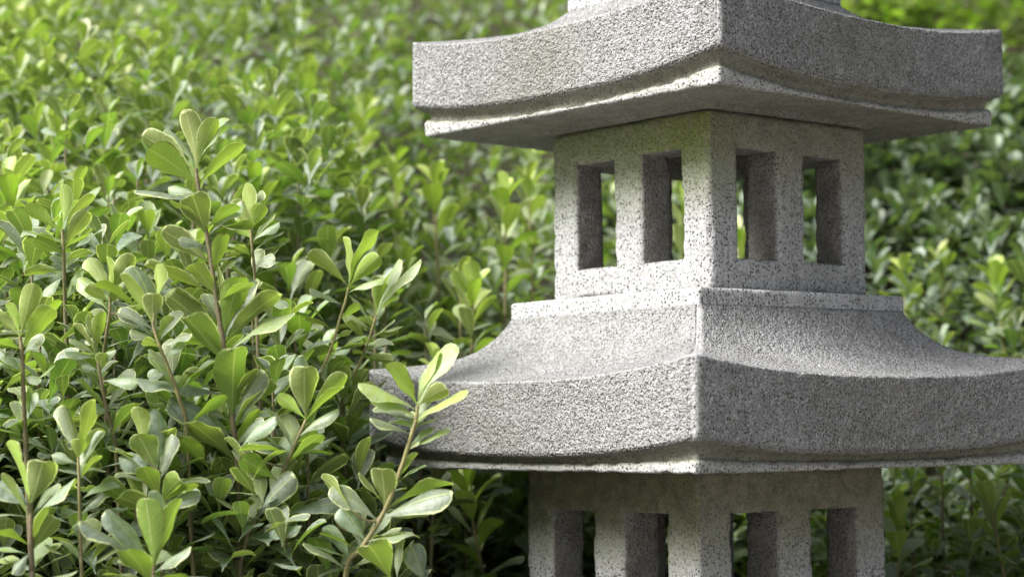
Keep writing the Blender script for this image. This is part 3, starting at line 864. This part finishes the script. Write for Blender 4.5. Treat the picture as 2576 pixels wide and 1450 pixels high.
hero("shrub_shoot", "straight thin shoot in the lower left with a single small round leaf at its top", 1.76,
     [(197, 1150, 0), (199, 1210, 0), (200, 1269, 0), (204, 1390, 0), (206, 1450, 0)],
     [(200, 1157, 198, 1105, 38, 'u', .9, -.01), (208, 1110, 237, 1008, 38, 'u', .9, .01), (195, 1165, 132, 1145, 28, 'g', .3), (202, 1208, 252, 1145, 18, 'u', .7), (196, 1110, 160, 1020, 34, 'g', .5, .02), (200, 1150, 260, 1085, 28, 'u', .8, .02),
      (200, 1280, 150, 1290, 26, 'g', .2, .01), (202, 1300, 262, 1240, 38, 'g', .1, .03)],
     r=(0.0026, 0.0016), filler=4, tones=(0.2, 0.7))
hero("shrub_shoot", "stout shoot at the lower left with one broad drooping leaf and narrow glossy ones", 1.74,
     [(76, 1265, 0), (78, 1330, 0), (80, 1430, 0.01), (82, 1470, 0.01)],
     [(76, 1272, 108, 1160, 84, 'u', .45, -.01), (72, 1275, -5, 1215, 60, 'g', .05, .0), (82, 1312, 182, 1205, 32, 'g', .25, -.01), (84, 1388, 138, 1300, 46, 'u', .45, -.01), (78, 1372, -8, 1338, 26, 'u', .7, -.01), (76, 1280, 20, 1120, 60, 'u', .8, .03),
      (74, 1260, 60, 1190, 50, 'u', .3, .03), (80, 1400, 30, 1440, 40, 'g', .1)],
     r=(0.0044, 0.0026), filler=5, tones=(-0.1, 0.2))
hero("shrub_shoot", "open rosette of large glossy leaves at the bottom edge under the tallest shoot", 1.72,
     [(386, 1420, 0), (386, 1445, 0), (386, 1480, 0)],
     [(385, 1432, 368, 1257, 76, 'u', .5, -.01), (394, 1430, 452, 1258, 56, 'u', .45, .01), (380, 1425, 272, 1285, 58, 'g', .15, -.01), (378, 1432, 205, 1312, 42, 'g', .1, -.02), (392, 1432, 400, 1235, 40, 'g', .2, .03),
      (340, 1480, 318, 1382, 76, 'u', .5, -.03), (396, 1440, 475, 1380, 44, 'g', .2, -.02)],
     r=(0.0036, 0.0022), filler=3, tones=(0.0, 0.4))
hero("shrub_shoot", "clump of overlapping dark toothed leaves with cream edges in the lower left middle", 1.80,
     [(395, 1180, 0), (400, 1240, 0), (405, 1320, 0.01), (408, 1400, 0.02)],
     [(396, 1190, 348, 1092, 76, 'u', .4, -.01), (392, 1262, 360, 1174, 52, 'u', .65, -.02), (340, 1272, 256, 1217, 58, 'u', .6, -.01), (400, 1220, 430, 1095, 50, 'g', .3, .01), (400, 1260, 452, 1205, 62, 'u', .6, -.02),
      (400, 1200, 300, 1150, 56, 'g', .1, .01), (400, 1300, 300, 1250, 66, 'u', .4, -.03), (396, 1160, 400, 1030, 52, 'g', .15, .02), (360, 1130, 345, 1024, 50, 'u', .85, .0), (400, 1290, 500, 1240, 44, 'g', .2, -.01),
      (405, 1330, 330, 1330, 40, 'g', .1)],
     r=(0.0036, 0.0020), filler=6, tones=(-0.1, 0.3))
hero("shrub_shoot", "light-green shoot close behind the tallest shoot on its right", 2.02,
     [(630, 575, 0), (634, 620, 0), (640, 680, 0.01), (645, 780, 0.02)],
     [(628, 580, 588, 505, 40, 'u', .9), (632, 580, 660, 515, 40, 'u', .95), (628, 570, 620, 465, 44, 'u', .95, .01), (636, 600, 590, 560, 40, 'u', .7), (634, 560, 650, 480, 24, 'g', .5, .02), (636, 610, 700, 560, 20, 'g', .3),
      (638, 650, 590, 620, 30, 'u', .7), (640, 680, 690, 650, 36, 'g', .3), (640, 720, 585, 700, 34, 'g', .2), (642, 740, 720, 770, 24, 'g', .3)],
     r=(0.0030, 0.0016), filler=6, tones=(0.1, 0.6))

# ------------------------------------------------------------------ generic shoots
def shoot_into(bag, tip, H, n_leaf, size, tone_top, g, lean=(0, 0), tone_low=0.1, spread=1.0):
    """leaves of one upright shoot: rosette at the tip and alternate leaves down the stem"""
    az = g.random() * 6.28
    lean = np.array([lean[0], lean[1], 1.0]); lean = unit(lean)
    for i in range(n_leaf):
        f = i / max(1, n_leaf - 1)
        az += 2.39996 + (g.random() - 0.5) * 0.4
        el = R(68 - 62 * min(1, f * 1.25) * spread + (g.random() - 0.5) * 26)
        down = (f ** 1.35) * H
        q = tip - lean * down
        d = np.array([math.cos(az) * math.cos(el), math.sin(az) * math.cos(el), math.sin(el)]) + lean * 0.15
        n = np.array([-math.cos(az) * math.sin(el), -math.sin(az) * math.sin(el), math.cos(el)])
        L = size * (0.72 + 0.28 * min(1, f * 4) + 0.22 * (g.random() - 0.4))
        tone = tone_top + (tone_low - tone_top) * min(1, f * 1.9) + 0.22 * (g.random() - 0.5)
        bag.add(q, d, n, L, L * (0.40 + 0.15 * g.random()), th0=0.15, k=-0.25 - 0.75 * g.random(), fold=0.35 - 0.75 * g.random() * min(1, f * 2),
                wave=0.12 * g.random(), tone=float(np.clip(tone, 0, 1)), chance=g.random(), twist=(g.random() - 0.5) * 0.8, shape=0.66 + 0.1 * g.random())

# shoots that stand up out of the softly blurred bank: built once in four forms, then copied
protos = []
def proto(i):
    g = np.random.default_rng(40 + i)
    bag = Bag()
    lean = ((g.random() - 0.5) * 0.2, (g.random() - 0.5) * 0.2)
    H = 0.20 + 0.04 * i
    tip = np.array([0, 0, H + 0.02])
    shoot_into(bag, tip, H * 1.15, 26 + 3 * i, 0.052, 1.0, g, lean, 0.30, spread=0.8)
    l = unit(np.array([lean[0], lean[1], 1.0]))
    pts = [tip - l * (H + 0.12), tip - l * H * 0.6, tip - l * H * 0.3, tip]
    return bag, [tube(pts, [0.0028, 0.0024, 0.0019, 0.0013], 6)]
GROUP = "blurred shoots standing out of the shrub bank"
spots = [(292, 95, 3.3), (178, 60, 3.9), (60, 110, 3.9), (385, 150, 3.6), (610, 95, 4.1), (520, 60, 4.4), (770, 110, 4.0), (800, 235, 3.3), (930, 95, 4.6), (700, 205, 3.4), (905, 445, 2.7), (1062, 480, 2.8), (1145, 615, 2.5),
         (1205, 690, 2.45), (790, 350, 2.9), (585, 225, 3.2), (455, 205, 3.4), (250, 270, 3.0), (110, 240, 3.1), (18, 268, 2.55), (345, 330, 2.7), (700, 480, 2.45), (1010, 360, 3.0), (860, 300, 3.1), (1330, 420, 2.9), (1260, 500, 2.7),
         (640, 330, 2.8), (2250, 600, 2.95), (2400, 655, 3.1), (2540, 760, 2.9), (2560, 240, 4.0), (2280, 1225, 2.35), (2540, 1240, 2.4), (1240, 1235, 2.35), (930, 1135, 2.3), (830, 1330, 2.1),
         (1875, 520, 2.9), (1690, 560, 2.9), (1540, 640, 2.8), (60, 395, 2.5), (310, 420, 2.45), (20, 560, 2.2), (1100, 830, 2.3), (985, 560, 2.6)]
OWN = {(2250, 600): "bright-tipped blurred shoot rising just right of the upper window block",
       (2400, 655): "blurred shoot midway between the upper window block and the right edge",
       (2540, 760): "blurred shoot at the right edge just above the lower roof",
       (2560, 240): "far blurred shoot at the right edge beside the end of the upper roof",
       (2280, 1225): "blurred shoot under the lower roof just right of the lower window block",
       (2540, 1240): "blurred shoot at the bottom right corner under the lower roof's end",
       (1240, 1235): "blurred shoot under the lower roof just left of the lower window block",
       (1205, 690): "blurred shoot close to the left end of the lower roof's slope, lower of two",
       (1145, 615): "pale blurred shoot left of the upper window block, above the lower roof's end"}
first = {}
for i, (px, py, y) in enumerate(spots):
    k = i % 4
    tip = at(px, py, y)
    H = 0.20 + 0.04 * k
    loc = (tip.x, tip.y, tip.z - H - 0.05)
    if k not in first:
        bag, st = proto(k)
        r0 = finish_shoot("blurred_shoot", "soft-focus upright shoot with lime tip leaves standing out of the green shrub bank", "shrub shoot", GROUP, (0, 0, 0), st, bag, nr=9, nc=5, tone0=0.2, tone1=0.9)
        r0.location = loc
        first[k] = r0
        r = r0
    else:
        r = first[k].copy(); COL.objects.link(r)
        for ch in list(first[k].children):
            c = ch.copy(); COL.objects.link(c); c.parent = r
        r.location = loc
    if (px, py) in OWN:
        r["label"] = OWN[(px, py)]
    g = np.random.default_rng(300 + i)
    r.rotation_euler = ((g.random() - 0.5) * 0.2, (g.random() - 0.5) * 0.25, g.random() * 6.28)
    s = 0.9 + 0.3 * g.random(); r.scale = (s, s, s)

# ------------------------------------------------------------------ the bank itself: a continuous mass of shoots nobody could count
B1, B2, B3 = at(2480, 640, 4.0), at(2400, 120, 5.3), at(1130, 60, 4.5)
CLEAR = [(B1.x, B1.y, 0.85, 0.75)]
def bank():
    g = np.random.default_rng(11)
    near, far, shade = Bag(), Bag(), Bag()
    stems = []
    rows = []
    y = 1.95
    while y < 6.6:
        sp = 0.056 + 0.012 * (y - 1.7)
        half = 0.50 + 0.30 * y
        x = -half
        while x < half:
            rows.append((x + (g.random() - 0.5) * sp * 1.1, y + (g.random() - 0.5) * sp * 1.1, sp))
            x += sp
        y += sp * 0.95
    for (x, y, sp) in rows:
        d = math.hypot(x - 0.216, y - 2.2)
        if d < 0.38: continue
        if x > -0.16 and y < 2.15: continue
        if x > 0.42 and y > 4.5: continue
        if any(((x - bx) / rx) ** 2 + ((y - by) / ry) ** 2 < 1 for bx, by, rx, ry in CLEAR): continue
        cl = noise.noise(Vector((x * 1.9, y * 1.9, 3.0)))
        cz = float(bank_base(x, y)) + 0.15 * noise.noise(Vector((x * 4.6, y * 4.6, 0.0))) + 0.05 * noise.noise(Vector((x * 11, y * 11, 5.0)))
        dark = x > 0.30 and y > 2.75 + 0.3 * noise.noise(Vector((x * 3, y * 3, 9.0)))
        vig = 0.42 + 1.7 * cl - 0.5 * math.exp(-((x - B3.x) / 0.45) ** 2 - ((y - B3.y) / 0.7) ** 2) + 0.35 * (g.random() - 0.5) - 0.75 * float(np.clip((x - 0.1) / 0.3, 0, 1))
        n = 12 if y < 3.2 else 10
        sz = (0.056 if y < 2.3 else 0.047 if y < 2.9 else 0.043) * (0.74 + 0.40 * g.random()) * (1 + 0.03 * (y - 1.8))
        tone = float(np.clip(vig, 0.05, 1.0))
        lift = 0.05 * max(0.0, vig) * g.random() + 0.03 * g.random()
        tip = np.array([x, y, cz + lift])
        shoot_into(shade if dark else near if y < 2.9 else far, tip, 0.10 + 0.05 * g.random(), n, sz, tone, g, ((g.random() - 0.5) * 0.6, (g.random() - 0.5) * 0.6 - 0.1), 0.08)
        if y < 2.6 and g.random() < 0.45:
            stems.append(tube([tip + np.array([(g.random() - 0.5) * 0.05, 0.02, -0.30]), tip + np.array([0.0, 0.0, -0.12]), tip], [0.0032, 0.0024, 0.0013], 5))
        # lower, older foliage filling the inside of the bank
        if y < 3.5:
            for q in range(3):
                t3 = tip + np.array([(g.random() - 0.5) * sp * 1.6, (g.random() - 0.6) * sp * 1.6, -0.13 - 0.085 * q - 0.04 * g.random()])
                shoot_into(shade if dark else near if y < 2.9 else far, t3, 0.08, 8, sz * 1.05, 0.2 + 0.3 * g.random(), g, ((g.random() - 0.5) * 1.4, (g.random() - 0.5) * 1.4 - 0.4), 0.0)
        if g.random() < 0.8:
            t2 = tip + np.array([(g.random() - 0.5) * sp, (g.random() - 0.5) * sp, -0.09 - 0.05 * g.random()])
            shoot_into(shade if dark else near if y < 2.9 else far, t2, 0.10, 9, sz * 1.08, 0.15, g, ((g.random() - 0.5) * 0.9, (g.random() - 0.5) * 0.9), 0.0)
    for (n, x0, x1, y0, y1, z0, zt) in ((560, -0.78, -0.10, 1.82, 2.12, -0.34, 0.10), (90, -0.16, -0.02, 1.95, 2.25, -0.36, -0.10), (260, -0.1, 1.2, 2.55, 3.1, -0.42, 0.0)):
        for _ in range(n):
            x, y = x0 + (x1 - x0) * g.random(), y0 + (y1 - y0) * g.random()
            hi = min(zt, float(bank_base(x, y)) - 0.02)
            z = z0 + (hi - z0) * g.random() ** 0.8
            if math.hypot(x - 0.216, y - 2.2) < 0.36: continue
            shoot_into(near, np.array([x, y, z]), 0.07, 8, 0.050 * (0.65 + 0.6 * g.random()), 0.15 + 0.75 * (g.random() < 0.3) * g.random() + 0.15 * g.random(), g,
                       ((g.random() - 0.5) * 1.3, (g.random() - 0.65) * 1.3), 0.05)
    root = empty("shrub_bank", (0, 0, 0))
    Vn, Fn, un, an = leaves_mesh(near.arrays(), 9, 5)
    Vf, Ff, uf, af = leaves_mesh(far.arrays(), 6, 4)
    Vs, Fs, us, as_ = leaves_mesh(shade.arrays(), 6, 4)
    V = np.concatenate([Vn, Vf, Vs]); F = np.concatenate([Fn, Ff + len(Vn), Fs + len(Vn) + len(Vf)]); uv = np.concatenate([un, uf, us])
    at_ = {k: np.concatenate([an[k], af[k], as_[k]]) for k in an}
    bpy.data.objects.remove(root)
    me = mesh_np("shrub_bank", V, F, M_LF, True, at_, uv)
    me.materials.append(M_DK)          # shade over the right-hand planting, painted as a darker leaf colour
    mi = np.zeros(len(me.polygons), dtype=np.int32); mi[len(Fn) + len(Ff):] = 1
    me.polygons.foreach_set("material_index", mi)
    o = link("shrub_bank", me)
    tag(o, "dense bank of variegated green shrub foliage filling the slope behind the pagoda", "shrubbery", None, "stuff")
    V, F, A = cat(stems)
    o2 = link("stems", mesh_np("stems", V, F, M_BK, True, {"tone": A * 0.5 - 0.1}), o)
    tag(o2, kind="stuff")
    print("bank leaves", len(near.r), len(far.r))
bank()

# ------------------------------------------------------------------ round shrubs higher on the slope
def bush(name, label, cx, cy, cz, rx, ry, rz, n, size, mat, seed, tone, grow=0.3):
    g = np.random.default_rng(seed)
    bag = Bag()
    for i in range(n):
        v = unit(g.normal(size=3)); v[2] = abs(v[2]) * 1.0 - 0.15
        v = unit(v)
        bump = 1 + 0.20 * noise.noise(Vector(tuple(v * 2.3 + seed))) + 0.10 * noise.noise(Vector(tuple(v * 6.0 + seed)))
        depth = 1 - 0.22 * g.random() ** 2.0
        tip = np.array([cx, cy, cz]) + v * np.array([rx, ry, rz]) * bump * depth
        shoot_into(bag, tip, 0.07, 7, size, float(np.clip(tone + 0.5 * noise.noise(Vector(tuple(v * 3.0))) + 0.2 * (g.random() - 0.5), 0, 1)), g,
                   (v[0] * 1.3, v[1] * 1.3), tone * 0.4)
    root = empty(name, (cx, cy, cz - rz * 0.9))
    tag(root, label, "shrub")
    V, F, uv, at_ = leaves_mesh(bag.arrays(), 6, 4)
    off = np.array([cx, cy, cz - rz * 0.9])
    link("foliage", mesh_np("foliage", V - off, F, mat, True, at_, uv), root)
    st = []
    for k in range(9):
        a = k * 0.7 + g.random(); rr = 0.6 + 0.3 * g.random()
        e = np.array([math.cos(a) * rx * rr * 0.8, math.sin(a) * ry * rr * 0.8, rz * (0.9 + 0.7 * g.random())])
        st.append(tube([np.array([0, 0, -0.35]), e * 0.45 + np.array([0, 0, -0.05]), e], [0.016, 0.010, 0.004], 6))
    V, F, A = cat(st)
    link("branches", mesh_np("branches", V, F, M_BK, True, {"tone": A * 0.2 - 0.1}), root)
    return root
p = B1; bush("evergreen_shrub", "rounded shrub with painted-in dark shade behind the pagoda, right of its upper window block", p.x, p.y, p.z, 0.85, 0.60, 0.36, 2700, 0.055, M_DK, 21, 0.25)
p = B2; bush("sunlit_lime_shrub", "lime-green blurred shrub, sunlight painted in, at the top right corner above the upper roof", p.x, p.y, p.z, 1.0, 0.55, 0.55, 1900, 0.052, M_LM, 22, 0.85)
